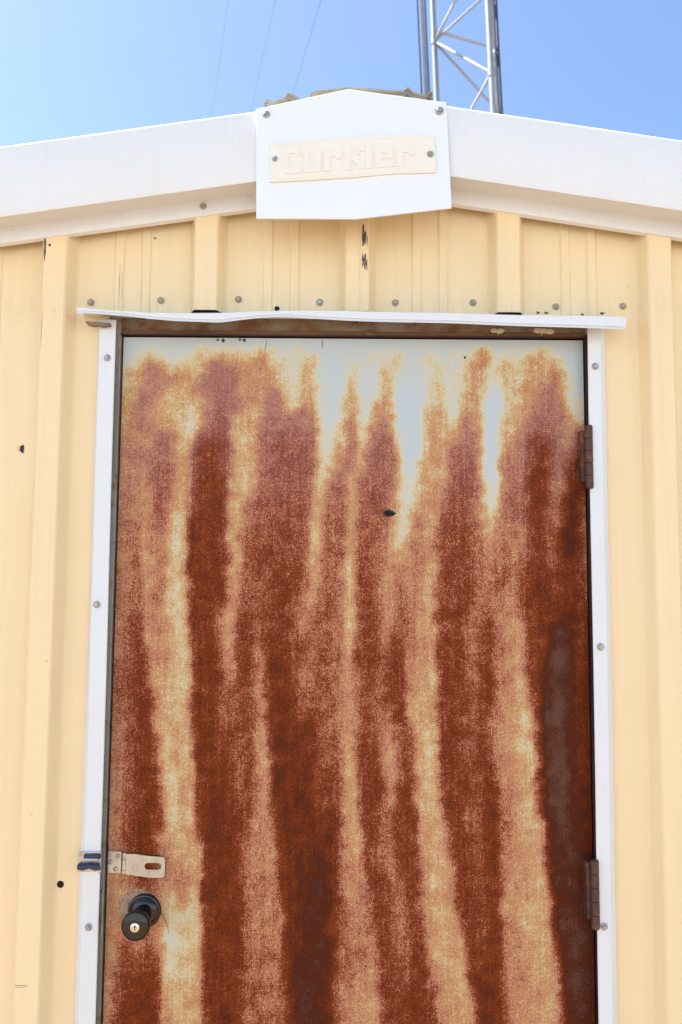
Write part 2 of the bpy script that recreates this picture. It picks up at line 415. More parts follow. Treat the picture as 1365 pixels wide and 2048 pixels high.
# ridge cap: formed metal that pokes up behind the plate
cap_a = [(-0.152, 2.452), (-0.1505, 2.466), (-0.1455, 2.4675), (-0.1375, 2.4625), (-0.1150, 2.4700), (-0.1070, 2.4815), (-0.0945, 2.4755), (-0.0780, 2.4670)]
cap_b = [(-0.0640, 2.4700), (-0.0650, 2.4790), (-0.0609, 2.4825), (-0.0540, 2.4840), (0.0081, 2.4925), (0.1130, 2.4862), (0.1215, 2.4945), (0.1335, 2.4838), (0.1580, 2.4770), (0.1640, 2.4862), (0.1690, 2.4850), (0.1700, 2.4640)]
for cp in (cap_a, cap_b):
    th = 0.0022
    cp = [(x, z - 0.0015) for x, z in cp]
    # front lip, then a thin sheet running back along the ridge
    b = MB()
    low = [(x, z - th - 0.001) for x, z in cp]
    n = len(cp)
    for y0, y1 in ((-0.108, -0.096),):
        v = [(x, y0, z) for x, z in cp] + [(x, y0, z) for x, z in low] + [(x, y1, z) for x, z in cp] + [(x, y1, z) for x, z in low]
        f = []
        for i in range(n - 1):
            f += [(i, i + 1, n + i + 1, n + i), (2 * n + i, 3 * n + i, 3 * n + i + 1, 2 * n + i + 1), (i, 2 * n + i, 2 * n + i + 1, i + 1), (n + i, n + i + 1, 3 * n + i + 1, 3 * n + i)]
        f += [(0, n, 3 * n, 2 * n), (n - 1, 3 * n - 1, 4 * n - 1, 2 * n - 1)]
        b.add(v, f)
    o = b.build('ridge_cap', M['khaki'], shed, bevel=0.0006)
    v = [(x, -0.0955, z - 0.004) for x, z in cp] + [(x, -0.06, z - 0.018) for x, z in cp] + [(x, YB + 0.08, z - 0.018) for x, z in cp]
    MB().add(v, [(i + q * n, i + 1 + q * n, n + i + 1 + q * n, n + i + q * n) for q in (0, 1) for i in range(n - 1)]).build('ridge_sheet', M['khaki'], o)

# peak plate with its two screws
pl = [(-0.1650, 2.4348), (0.0080, 2.4756), (0.1928, 2.4503), (0.2022, 2.2443), (0.0245, 2.2218), (-0.1616, 2.2214)]
plate = MB().prism_y(pl, -0.1262, -0.1222).build('peak_plate', M['plate'], shed, bevel=0.0008)
hexscrew(-0.1460, -0.1262, 2.4241, M['screw'], plate, 1.0, 0.2)
hexscrew(0.1795, -0.1262, 2.4334, M['screw'], plate, 1.15, 0.5)
# cream name plate, slightly bowed
top = [(-0.1382, 2.3640), (-0.0634, 2.3714), (0.0114, 2.3778), (0.0862, 2.3813), (0.1695, 2.3829)]
bot = [(-0.1362, 2.2901), (-0.0626, 2.2945), (0.0118, 2.2999), (0.0957, 2.3083), (0.1731, 2.3108)]
name = MB().prism_y(top + bot[::-1], -0.1305, -0.1264).build('name_plate', M['cream'], shed, bevel=0.0008)
hexscrew(-0.1284, -0.1305, 2.3348, M['screw'], name, 0.75, 0.1)
hexscrew(0.1620, -0.1305, 2.3457, M['screw'], name, 0.9, 0.4)
GL = {
 'C': ["######", "######", "##..##", "##....", "##....", "##....", "##..##", "######", "######"],
 'u': ["......", "......", "##..##", "##..##", "##..##", "##..##", "##..##", "######", "######"],
 'r': ["......", "......", "######", "######", "##..##", "##....", "##....", "##....", "##...."],
 'k': ["##....", "##....", "##..##", "##.##.", "####..", "####..", "##.##.", "##..##", "##..##"],
 'l': ["##", "##", "##", "##", "##", "##", "##", "##", "##"],
 'e': ["......", "......", "######", "######", "##..##", "######", "##....", "######", "######"]}
def bow(u, w):
    """point on the bowed name plate: u along 0..1, w up 0..1"""
    i = min(int(u * 4), 3); q = u * 4 - i
    bx = bot[i][0] + (bot[i + 1][0] - bot[i][0]) * q; bz = bot[i][1] + (bot[i + 1][1] - bot[i][1]) * q
    tx = top[i][0] + (top[i + 1][0] - top[i][0]) * q; tz = top[i][1] + (top[i + 1][1] - top[i][1]) * q
    return bx + (tx - bx) * w, bz + (tz - bz) * w
wt = sum(len(GL[c][0]) + 1 for c in 'Curkler') - 1
u = 0.085; du = (0.885 - 0.085) / wt; dw = 0.66 / 9
def letter_cells(rows, u0):
    b = MB(); on = set((i, j) for j, r in enumerate(rows) for i, c in enumerate(r) if c == '#')
    F_, B_ = -0.1321, -0.1303
    for (i, j) in on:
        q = [bow(u0 + i * du, 0.84 - (j + 1) * dw), bow(u0 + (i + 1) * du, 0.84 - (j + 1) * dw), bow(u0 + (i + 1) * du, 0.84 - j * dw), bow(u0 + i * du, 0.84 - j * dw)]
        b.add([(x, F_, z) for x, z in q], [(0, 1, 2, 3)])
        for (di, dj), (p0, p1) in (((0, 1), (0, 1)), ((1, 0), (1, 2)), ((0, -1), (2, 3)), ((-1, 0), (3, 0))):
            if (i + di, j + dj) not in on:
                b.add([(q[p0][0], F_, q[p0][1]), (q[p1][0], F_, q[p1][1]), (q[p1][0], B_, q[p1][1]), (q[p0][0], B_, q[p0][1])], [(0, 1, 2, 3)])
    return b
for ch in 'Curkler':
    lo = letter_cells(GL[ch], u).build('raised_letter', M['cream'], name)
    bm = bmesh.new(); bm.from_mesh(lo.data); bmesh.ops.remove_doubles(bm, verts=bm.verts, dist=1e-5); bm.to_mesh(lo.data); bm.free()
    u += (len(GL[ch][0]) + 1) * du
# thin raised rim of the name plate
for w0, w1 in ((0.035, 0.065), (0.935, 0.965)):
    q = [bow(0.02 + 0.96 * i / 12, w0) for i in range(13)] + [bow(0.02 + 0.96 * i / 12, w1) for i in range(12, -1, -1)]
    MB().prism_y(q, -0.1311, -0.1303).build('raised_rim', M['cream'], name)

# wall screws above the door
for i, (x, z) in enumerate([(-0.4999, 2.0980), (-0.3608, 2.1031), (-0.2066, 2.1062), (-0.0453, 2.1013), (0.1050, 2.1024), (0.2593, 2.1035), (0.4244, 2.0966), (0.5577, 2.0986)]):
    hexscrew(x, YW - (0.0022 if x < 0.03 else 0.0006), z, M['screwtan'] if i != 3 else M['screw'], shed, 0.98, i * 0.7, 'wall_screw')

# ------------------------------------------------------------------ drip cap over the door
dx = [-0.5110, -0.4965, -0.4628, -0.4149, -0.3674, -0.3193, -0.2335, -0.1955, -0.1575, -0.1194, -0.05, 0.0141, 0.2046, 0.38, 0.5406]
dbot = [2.0605, 2.0595, 2.0570, 2.0515, 2.0455, 2.0418, 2.0400, 2.0455, 2.0498, 2.0510, 2.0478, 2.0452, 2.0412, 2.0365, 2.0316]
dtop = [2.0707, 2.0698, 2.0655, 2.0605, 2.0570, 2.0565, 2.0585, 2.0604, 2.0620, 2.0628, 2.0634, 2.0638, 2.0603, 2.0580, 2.0559]
xs = np.linspace(dx[0], dx[-1], 61)
v = []; f = []; n = 8
for x in xs:
    zb = float(np.interp(x, dx, dbot)); zt = float(np.interp(x, dx, dtop))
    twist = 0.010 * max(0, (-0.40 - x) / 0.11)
    yo = -0.0750 + twist + 0.0015 * math.sin(x * 23)
    v += [(x, -0.006, 2.100), (x, -0.0065, 2.071), (x, yo + 0.0015, zt + 0.0008), (x, yo, zt), (x, yo, zb + 0.0052), (x, yo + 0.0030, zb + 0.0046), (x, yo + 0.0012, zb), (x, yo + 0.0110, zb + 0.0030)]
for i in range(len(xs) - 1):
    for k in range(n - 1): f.append((i * n + k, i * n + k + 1, (i + 1) * n + k + 1, (i + 1) * n + k))
drip = MB().add(v, f).build('drip_cap', M['white'], shed)
so = drip.modifiers.new('thickness', 'SOLIDIFY'); so.thickness = 0.0009; so.offset = -1
# torn stub of older flashing under its left end
MB().prism_y([(-0.500, 2.0500), (-0.452, 2.0470), (-0.452, 2.0430), (-0.468, 2.0405), (-0.474, 2.0425), (-0.486, 2.0418), (-0.497, 2.0445)], -0.046, -0.032).build('torn_flashing', M['headgrey'], shed, bevel=0.001)
# dark boards standing in for the shade inside the open rib mouths
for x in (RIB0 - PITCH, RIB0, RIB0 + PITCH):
    MB().box(x - 0.030, x + 0.030, -0.026, -0.0145, 2.066, 2.0785).build('rib_mouth_shade', M['void_wood_shade'], shed)

# ------------------------------------------------------------------ door frame
DL, DR, DT = -0.4365, 0.4805, 2.0325
frame = MB().box(DL - 0.0044, DR + 0.0044, -0.0010, 0.09, 2.0471, 2.099).build('door_frame', M['headgrey'], shed)
MB().box(OPEN_L - 0.012, DL - 0.0045, -0.0045, 0.09, 0.0, 2.105).build('jamb', M['jamb'], frame, bevel=0.001)
MB().box(DR + 0.0045, OPEN_R + 0.012, -0.0045, 0.09, 0.0, 2.105).build('jamb', M['jamb'], frame, bevel=0.001)
MB().box(DL - 0.0044, DR + 0.0044, -0.0035, 0.09, DT + 0.0040, 2.047).build('header_lip', M['head'], frame, bevel=0.0015)
MB().box(DL - 0.0043, DR + 0.0043, 0.012, 0.016, 0.01, DT + 0.0039).build('door_stop', M['maroon'], frame)
# right jamb shows red oxide primer next to the hinges
MB().box(DR + 0.0030, DR + 0.0105, -0.0058, 0.010, 0.02, DT + 0.010).build('hinge_jamb_edge', M['maroon'], frame)
MB().box(DL - 0.006, DR + 0.006, -0.0050, 0.010, DT + 0.0035, DT + 0.0060).build('header_edge', M['maroon'], frame)
# strike plate standing in the left jamb
MB().box(-0.4505, -0.4418, -0.0062, 0.0, 0.884, 0.969).build('strike_plate', M['hasp'], frame, bevel=0.0008)

# white door trim: flat face, crease, hem that falls back to the wall
def trim(xi_t, xi_b, wf, hem_t, hem_b, sgn, screws):
    v = []; f = []; zs = np.linspace(0.01, 2.058, 25)
    for z in zs:
        q = z / 2.058
        xi = xi_b + (xi_t - xi_b) * q + 0.0007 * math.sin(z * 6)
        hem = hem_b + (hem_t - hem_b) * q
        xo = xi + sgn * wf
        v += [(xi + sgn * 0.0015, -0.0262, z), (xi, -0.0285, z), (xi + sgn * 0.0012, -0.0300, z), (xo - sgn * 0.001, -0.0300, z), (xo, -0.0292, z), (xo + sgn * hem, -0.0215, z), (xo + sgn * (hem + 0.0008), -0.0125, z)]
    n = 7
    for i in range(len(zs) - 1):
        for k in range(n - 1): f.append((i * n + k, i * n + k + 1, (i + 1) * n + k + 1, (i + 1) * n + k))
    o = MB().add(v, f).build('door_trim', M['white'], shed, smooth=True)
    for i, (x, z) in enumerate(screws): hexscrew(x, -0.0301, z, M['screw'], o, 0.95, 0.5 + i)
    return o
tl = trim(-0.4440, -0.4395, 0.0315, 0.0045, 0.0125, -1, [(-0.4590, 1.9816), (-0.4640, 1.5025), (-0.4600, 0.9117)])
trr = trim(0.4815, 0.4765, 0.0265, 0.0095, 0.0105, 1, [(0.4945, 1.9716), (0.4940, 1.4292), (0.4905, 0.9192)])

# hasp staple on the left trim: base, two cross barrels, loop
st = MB().box(-0.4830, -0.4400, -0.0335, -0.0301, 1.0110, 1.0470).build('staple_base', M['hasp'], tl, bevel=0.0012)
MB().tube([(-0.4800, -0.0375, 1.0225), (-0.4715, -0.0390, 1.0215), (-0.4600, -0.0375, 1.0235), (-0.4480, -0.0390, 1.0215), (-0.4400, -0.0375, 1.0225)], [0.0058, 0.0062, 0.0050, 0.0062, 0.0056], 14).build('staple_barrel', M['cable'], tl, smooth=True)
MB().tube([(-0.4700, -0.0365, 1.0400), (-0.4400, -0.0370, 1.0405)], 0.0038, 12).build('staple_pin', M['cable'], tl, smooth=True)
MB().tube([(-0.4690, -0.0380, 1.0350), (-0.4560, -0.0395, 1.0352), (-0.4430, -0.0380, 1.0345)], 0.0030, 10).build('staple_loop', M['galv'], tl, smooth=True)
for x, z in ((-0.4790, 1.0440), (-0.4800, 1.0150), (-0.4415, 1.0120)):
    MB().lathe([(0.0030, 0), (0.0030, 0.0015), (0.0018, 0.0026), (0, 0.0028)], x, z, -0.0334, 12).build('staple_rivet', M['hasp'], tl, smooth=True)

# ------------------------------------------------------------------ the rusted door
RUST = [
    (2.020, '0 0,996 0'),
    (1.994, '1 0,33 0.5,55 1,104 0.5,165 1,197 1.5,252 1.5,307 2,340 0.8,361 0.2,394 1,416 1.5,432 0,493 0.2,514 0.3,591 1,602 1.2,615 0,668 0.5,700 1,728 0.3,744 0.3,766 1.8,788 2,804 1,832 0.6,864 0.3,886 1.5,908 2,930 1.2,957 0.3,996 0'),
    (1.964, '3 0.5,30 1.5,46 2,68 3,106 2.8,133 2,166 2.5,199 3.2,232 3.2,264 2.2,308 2.4,341 1.6,354 0.8,368 0.3,384 1,400 1.8,417 1.2,430 0.2,482 0.1,499 0.8,509 1,524 0.1,553 0.3,569 1.3,586 1.5,602 0.3,651 0.2,668 0.8,689 1,711 0.8,727 0.2,744 0.8,760 2.3,782 2.5,793 1.5,804 0.8,820 1.5,842 1,853 0.8,869 1.8,896 2.3,918 2.4,935 2,956 1.2,973 0.3,1000 0'),
    (1.918, '0 1,27 2.2,44 3.2,71 3.2,92 2,114 1.8,141 1.8,168 2.2,185 3,212 3.6,239 3.4,261 2.3,299 2.4,326 3,344 2.2,358 1.2,375 1,391 1.5,407 1.8,418 1.2,429 0.3,483 0.2,499 1.2,510 1,521 0.2,543 0.4,557 1.8,575 2,589 1.2,597 0,646 0,657 0.7,673 1.5,689 1,700 0.4,716 0.4,730 1,743 2,765 2.3,781 1.8,790 0.5,803 0,819 0.2,830 1,847 1.5,868 2,895 2.4,912 3,939 3.2,955 2.2,971 1,982 0.5,998 0.3'),
    (1.878, '3 1.8,30 2.5,46 3,62 2.5,79 1.8,95 1.2,116 1.2,143 1,165 1,176 2,187 3.4,214 3.8,235 3.4,246 2.2,268 1.6,284 1.8,300 2.5,316 3.3,343 3.2,352 2.5,360 2,376 2.5,397 3,417 2.6,425 1.2,435 0.3,468 0.3,478 1.2,489 2,503 2.2,514 1,525 0.3,536 1,549 2.2,565 2.6,581 2.5,590 1,597 0.1,644 0,657 1.2,673 1.8,689 2,700 1,711 0.3,724 1,738 2.2,759 2.4,773 2,781 0.6,792 0,813 0,824 0.8,840 1.6,857 1.8,873 2.5,884 3.5,900 3.8,927 3.8,946 3.2,959 2,976 1.3,997 1'),
    (1.833, '4 2,27 2.6,43 2.8,65 2.5,86 3.2,108 3.4,119 2,135 1.2,156 1.2,167 3,178 4.3,205 4.4,232 4.2,239 2.5,259 1.8,280 1.3,293 2,302 3.5,323 4,355 3.9,388 3.8,411 3.6,422 2.2,431 1,447 0.3,465 0.6,476 1.6,485 2.6,501 3,511 2,519 1.2,528 2,538 3.2,560 3.8,581 3.6,590 2.2,599 0.4,614 0,641 0.2,651 1,667 1.6,684 1.8,700 1.5,716 2,727 2.6,743 3.2,759 3,773 2,784 0.4,791 0,811 0,818 1,829 1.8,850 2,866 2.6,877 4.2,899 4.8,920 4.6,939 4,949 2.8,963 2.5,979 2.8,996 2.6'),
    (1.788, '5 2.6,30 2.8,46 3,67 3.2,89 3.6,110 3.6,121 2.2,137 1.8,148 2.2,158 4.2,174 4.8,207 4.8,228 4.5,239 3,249 1.6,265 1.5,282 1.4,294 2.5,305 3.8,346 4,389 4,410 3.7,421 2,432 0.9,448 0.6,458 1.3,469 2.2,480 3,496 3.2,507 2.2,515 1.6,525 2.6,533 3.6,560 3.9,587 3.6,595 2,603 0.4,619 0,637 0.2,648 1.4,667 2,689 2,702 2.6,710 3.5,742 4,764 3.6,774 2.4,782 0.8,791 0,807 0.2,815 1.5,828 2.5,849 3,866 3,876 4.6,898 5.2,919 4.6,935 3.8,946 3.2,962 4,978 4.5,994 4.5'),
    (1.738, '4 2.8,27 3,43 3,54 2.2,70 3.4,96 4,112 3.3,123 2,139 1.8,147 2.2,155 4.4,176 5,208 5,228 4.6,238 2.6,251 1.5,267 1.4,283 1.6,294 2.5,304 3.8,336 4.1,390 4.1,411 3.6,420 2,432 1,443 1.6,454 3,470 3.8,486 3.4,496 1.8,507 1.6,518 3.4,534 4,571 3.9,590 3.2,600 1.6,612 0.4,630 0.6,644 1.6,667 2,694 2.2,702 3.4,720 4.1,747 4.2,763 3.4,772 2.4,781 1,792 0.2,806 0.3,813 1.6,827 3,848 3.4,864 3,875 4.4,896 5.2,918 5,928 3.8,942 3,953 3.6,960 5,976 5.6,992 5'),
    (1.679, '5 2.8,25 3,41 3,57 2.4,73 3.6,83 4,96 3.6,104 2.2,120 1.6,136 1.3,145 2,151 4.5,168 5,211 5,226 4.6,237 2.4,248 1.5,258 2,274 3.2,290 3.8,327 4.2,391 4.1,407 3.4,414 1.8,425 1.4,436 2.4,446 3.6,476 3.9,486 3,495 1.8,506 2.2,514 3.6,540 4,566 3.8,577 2.6,593 1.8,606 0.8,619 0.8,631 1.8,646 3,662 2,678 2,688 3.4,709 4.2,741 4.3,760 3.8,773 2.4,784 1.2,794 0.5,805 0.7,813 2,826 3.4,847 3.6,863 3.2,874 4.2,890 5,906 5,922 4,938 3.2,947 4.4,954 5.6,969 6.6,985 5.2,1000 3.4'),
    (1.630, '5 2.8,27 3.2,43 3.2,59 2.2,75 3,96 3.2,106 2,122 1.3,136 1.2,144 2,152 4.8,170 5.2,212 5.2,227 4.8,236 2.6,249 1.7,260 2.5,270 3.6,297 4.1,350 4.3,397 4.1,408 2.6,415 1.4,426 1.4,434 2.4,445 3.7,476 3.8,485 2.6,495 1.8,504 2.4,512 3.7,540 4,566 3.6,577 2.2,587 1.1,603 1,619 1.8,635 3,656 2.6,669 2,680 3,688 4,714 4.4,741 4.4,762 4,778 3.2,794 2.4,806 2.6,820 3.6,836 3,852 2.6,868 2.8,873 4.4,894 5.2,910 4.8,926 4,936 4.4,946 5.4,958 6.8,974 6.4,986 4.8,1000 3.2'),
    (1.572, '5 2.8,30 3.2,45 3.6,56 2.6,67 2,82 3,100 3.2,109 1.8,124 1.2,135 0.9,145 1.8,153 4.8,167 5.2,224 5.2,235 4.4,243 2.4,252 2,260 3,272 4,298 4.3,351 4.5,393 4.2,406 3,416 1.8,427 1.8,435 3,446 3.8,472 3.9,480 2.6,492 1.6,505 2,513 3.8,540 4.2,561 3.8,574 2.8,588 2.4,603 3,619 2.4,640 3.4,656 2.6,669 1.7,677 2.6,683 4.2,714 4.5,756 4.5,772 3.8,788 3,804 3.4,825 3.6,846 3,861 3.8,872 5,893 5.6,909 5.2,925 4.2,940 4.6,956 5.8,972 5.4,988 4.4,1000 3.4'),
    (1.523, '6 2.8,27 3.2,42 4,53 3.4,63 2,79 2.8,95 3,105 1.8,121 1.3,137 1,148 1.8,157 4.8,173 5.2,226 5.2,234 4.2,243 2.6,255 2.6,266 3.8,289 4.3,310 3.8,336 4.6,373 4.8,394 4,406 3,420 2.2,434 3.4,457 4,476 3.2,488 1.8,501 1.4,509 2.6,515 4,541 4.3,556 3.6,567 2.6,583 2.4,598 3.6,619 3,646 2.8,661 1.9,673 2.2,679 4,708 4.5,745 4.6,761 4,782 3.4,798 3,813 3.8,829 3,845 2.8,861 4.2,876 5.2,897 5.4,918 5,939 5.2,960 5.6,981 4.8,1000 4'),
    (1.465, '5 2.8,19 3.2,38 4,52 5,63 3.4,71 2.4,87 2.8,102 2.8,113 2,128 1.3,142 1.2,155 1.8,161 4.8,175 5.2,207 5,217 3,233 1.8,246 2,253 3,263 4.4,280 4.6,296 3.6,311 3.8,322 4.6,343 5,369 4.8,379 3.2,395 2.8,407 3.4,421 3.6,437 4,463 3.8,478 3.2,489 1.8,499 1.5,508 2.8,515 4.4,541 4.6,557 3.8,567 2.6,578 2.8,593 4,614 3.8,635 2.8,656 2.1,673 1.9,681 3.8,692 4.6,729 4.7,745 4,758 3.2,771 3.6,786 4.8,797 4.6,807 3.2,823 2.8,844 2.3,860 2.6,870 4.4,891 5,912 5.2,922 6,933 6.8,954 6.8,969 6,980 5.4,999 5'),
    (1.408, '5 3,21 3.6,40 4.4,57 5.2,68 4,75 2.4,94 2.6,114 2.2,130 1.4,146 1.4,158 2,164 4.6,177 5.2,213 5.2,229 3.4,245 1.9,255 2.4,260 4,276 4.8,297 3.8,307 3,316 3.4,323 5,343 5.2,369 5.2,385 4.4,401 3.8,416 3.6,437 4,458 3.8,479 3.2,491 2,502 2.2,510 4,541 4.8,572 4.4,593 4.8,612 4.6,622 3,640 2.6,656 2.2,672 2,681 3.6,689 4.8,728 4.8,749 3.6,770 3.8,786 4.8,796 5,803 3.4,817 2.8,838 2.4,859 2.2,867 3.6,874 5,895 5,905 5.8,914 6.8,937 7,957 6.8,968 6,997 5'),
    (1.351, '6 3.2,23 4,44 4.8,64 5.4,77 4.4,85 2.4,106 2.2,127 1.6,147 1.4,160 2,168 4.6,184 5.4,215 5.4,230 4,246 3.4,261 4.2,282 4.4,298 4,306 2.6,313 2.6,319 4.4,334 5.4,365 5.4,381 4.2,396 3.6,417 3.6,438 4.2,458 3.8,479 3.2,495 2.4,506 2.8,516 4,536 4.4,546 3.8,562 4,578 5,609 5,622 3,635 2.2,655 2,672 1.8,680 3.4,689 4.8,728 4.9,754 4,775 4.2,788 5.2,797 4.8,806 3.2,821 3,842 2.4,858 1.8,868 2.2,875 4.2,883 4.8,894 5.4,906 6.6,930 7,956 6.8,968 6,995 5.2'),
    (1.284, '6 3,19 3.4,45 4.6,66 5.4,81 4.8,90 2.4,107 1.8,128 1.8,149 1.6,164 2,171 4.6,185 5.4,211 5.2,226 4,242 4,257 4.8,283 4.6,298 3.8,309 2.6,318 2.6,324 4.6,340 5.6,360 5.6,397 5.2,417 5,433 4,453 3.6,474 3.2,490 2.6,510 2.8,526 4,547 4.2,562 3.2,578 3.2,588 4.6,609 5,619 3.4,628 1.8,645 1.8,665 1.6,678 1.9,686 3.8,694 5,727 5,743 4,758 3.8,771 5,784 5,789 3,805 2.6,826 2.4,846 2,862 1.2,872 1.4,882 3.4,890 5,897 5.6,905 6.8,934 7,960 6.4,975 5.6,996 5.4'),
    (1.219, '5 3,21 3.2,41 4.4,62 5.2,88 5.2,96 3.6,102 1.6,119 1.4,139 1.8,160 1.7,168 2.4,174 4.6,186 5.4,232 5.2,253 4.2,273 4.2,294 4.2,306 2.6,320 2,328 3,333 5,345 5.8,376 5.6,418 5.4,433 4.4,449 4,479 3.8,492 2.4,505 2.4,516 4.2,536 5,557 4,567 2.6,583 1.9,598 2.8,608 4.4,629 4.4,639 2,649 1.2,665 1.1,677 1.6,686 3.6,694 5,727 5,753 4,768 4.6,789 5,804 3,825 2.6,845 2.2,861 1.4,874 1.1,885 2.2,892 4.6,900 5.6,906 6.8,938 7,964 6.2,979 5.6,997 5.4'),
    (1.163, '6 2.8,22 3.2,43 4.2,63 5,94 5.4,103 3.6,109 1.6,125 1.4,151 1.6,169 1.5,176 2.8,181 5,202 5.4,248 5.2,264 4,274 3.6,284 4.8,300 3.8,310 2.4,325 2.4,334 4,340 5.4,356 5.8,418 5.6,439 4.6,459 4.2,480 4,492 2.2,506 1.8,515 3.6,521 5,562 5,574 3,588 2.8,598 4,619 5,634 4,642 2,655 1.6,675 1.5,683 3,692 5,737 5,763 4.4,788 5.2,804 4.4,814 3,835 2.6,850 2,866 1.6,883 1.6,891 3.6,898 5.6,906 6.8,943 7,968 6,997 5.6'),
    (1.098, '6 2.8,23 3.2,38 4,59 5,90 5.2,108 4.2,116 2,126 1.6,151 1.8,172 1.7,180 2.6,186 5.2,213 5.6,259 5.4,275 4.4,290 4.2,300 3,321 2.6,336 2.8,344 4,350 5.6,367 5.8,418 5.8,449 5.4,475 4.8,487 2.6,501 1.6,513 2.2,521 4.6,547 5.2,567 4,583 3.6,593 4.8,634 5,644 2.6,655 1.9,670 1.8,685 1.7,694 3.4,700 5,732 4.8,752 3.8,768 4.6,793 5.4,809 4.6,819 3.6,839 3,855 2,875 1.8,893 1.7,901 3.4,906 5.6,911 6.6,942 6.8,973 6.2,998 5.8'),
    (1.043, '5 3,24 3.4,44 4.4,65 5.2,95 5,111 3.2,123 2.4,142 2.2,167 2,185 2,191 3.4,196 5.2,218 5.6,265 5.4,277 3.6,290 3,311 2.8,336 2.8,349 3.4,354 5.4,377 5.6,418 6,449 6,465 5.4,485 3.6,495 2.2,516 2,527 3,533 4.8,552 4.4,572 3,588 3.2,598 4.6,634 5,646 3.4,656 2,685 1.8,697 2,706 3.8,712 5.2,747 4.6,777 4.4,798 5.4,811 4.4,818 3,849 2.4,875 2,895 1.8,903 3.2,908 5.4,916 6.4,952 6.6,997 6'),
    (0.983, '5 2.6,29 2.6,55 3,65 4.4,91 4.4,116 3,132 2.2,147 3,163 2.6,183 1.8,193 2.6,198 5.2,224 5.6,265 5.4,277 3.8,285 3,306 3.2,337 3,352 3.4,358 5.4,378 5.6,408 6,444 6.4,460 5.8,480 4.8,492 3,511 2.8,529 3,539 4.6,567 4.4,588 3.4,603 4,618 5,642 4.6,650 2.4,675 1.9,700 2,712 2.4,718 5.2,741 5,767 4.4,792 5.2,811 4.4,818 2.6,849 2.4,879 1.8,900 1.9,907 4,912 5.8,920 6.4,956 6.6,997 6'),
    (0.924, '3 2.2,25 2.3,50 2.4,91 2.4,112 2,122 1.2,137 0.9,158 1.4,173 0.9,191 1.2,197 3,204 5,235 5.6,276 5.2,284 3.6,306 3,337 3.2,357 3.2,365 5.4,388 5.8,429 6.4,455 6.4,465 5.4,480 4,495 3,521 2.6,541 3.2,552 4.8,577 4.4,598 3.2,613 3.4,623 4.8,644 4.6,654 2.8,674 2,695 1.7,715 1.8,724 3.8,731 5.2,756 4.6,782 4.6,807 4.8,816 2.6,848 2.2,884 1.6,905 1.7,913 3.8,918 6,930 6.6,961 6.8,998 6.2'),
    (0.870, '3 2.2,26 2.5,46 3.4,66 3.6,97 3.4,112 2.6,121 1,138 0.7,153 1.4,174 1,194 1.2,200 3.2,206 5,235 5.6,276 5,288 3.6,317 3.2,358 3.4,367 5.2,378 6,409 6.2,439 6.4,462 6,470 4.6,490 3.6,521 3,547 3.2,557 4.8,593 4.2,608 3.6,621 4.4,649 5,656 3.6,666 1.9,695 1.8,725 1.9,736 3.6,743 5.2,777 4.8,807 5.2,815 3,848 2.6,868 2.2,894 1.8,914 2,923 4.6,928 6.2,960 6.8,998 6.4'),
    (0.816, '3 2.4,19 2.8,31 4.6,57 5.4,93 5.4,111 4.8,119 1.6,128 0.9,154 1.6,185 1.6,197 2,201 3.6,207 5.2,236 5.6,276 5,289 3.8,317 3.8,343 3.4,363 4,370 5.4,383 6.2,419 6.4,460 6,468 4.4,491 3.4,516 3,542 2.4,557 3.4,567 4.8,603 4.2,618 4,633 5,654 5.2,666 3.2,674 2.4,700 2,730 1.6,744 2.4,751 5,776 5.6,802 5.8,812 4.4,819 3,848 2.6,868 2.2,904 2,924 2.2,931 4.8,938 6.2,960 6.8,999 6.4'),
    (0.762, '3 2.4,18 3,28 4.8,58 5.6,93 5.6,110 5,118 2.4,134 1.9,165 1.8,190 1.8,199 2.6,205 5,236 5.6,277 5,292 3.8,317 3.6,348 3.4,366 4.2,375 5.6,399 6.2,440 6.4,460 6,468 4.2,491 3.2,521 2.8,547 2.3,562 3.2,572 4.8,603 5,644 5.2,672 4.8,682 2.8,705 2.2,735 2,750 2.6,756 4.8,776 5.8,802 5.6,812 4.4,819 3.2,837 2.8,868 2.2,903 2.1,925 2.4,935 4.8,941 6.2,965 6.6,998 6.2'),
]
NX, NZ = 230, 500
ux = np.linspace(0, 1000, NX)
zrow = np.array([r[0] for r in RUST][::-1])
tab = []
for z, s in RUST[::-1]:
    p = np.array([[float(c) for c in q.split()] for q in s.split(',')])
    tab.append(np.interp(ux, p[:, 0], p[:, 1]))
tab = np.array(tab)
rng = np.random.default_rng(11)
def vnoise(sx, sz):
    """smooth value noise on the door grid, cells of sx by sz metres"""
    gx, gz = int(0.917 / sx) + 3, int(2.02 / sz) + 3
    g = rng.random((gz, gx)) * 2 - 1
    fx = np.linspace(0, 0.917 / sx, NX); fz = np.linspace(0, 2.02 / sz, NZ)
    ix = fx.astype(int); iz = fz.astype(int); tx = fx - ix; tz = fz - iz
    tx = tx * tx * (3 - 2 * tx); tz = tz * tz * (3 - 2 * tz)
    a = g[np.ix_(iz, ix)] * (1 - tx) + g[np.ix_(iz, ix + 1)] * tx
    b_ = g[np.ix_(iz + 1, ix)] * (1 - tx) + g[np.ix_(iz + 1, ix + 1)] * tx
    return a * (1 - tz)[:, None] + b_ * tz[:, None]
zz = np.linspace(0.012, DT, NZ)
wx = vnoise(0.03, 0.03) * 4.0 + vnoise(0.012, 0.014) * 4.0 + vnoise(0.0055, 0.009) * 2.0          # sideways wander of the runs (thousandths of the width)
wz = vnoise(0.03, 0.05) * 0.016 + vnoise(0.013, 0.02) * 0.010 + vnoise(0.006, 0.009) * 0.003
Z = np.clip(zz[:, None] + wz, zrow[0], zrow[-1]); U = np.clip(ux[None, :] + wx, 0, 1000)
zi = np.clip(np.searchsorted(zrow, Z) - 1, 0, len(zrow) - 2)
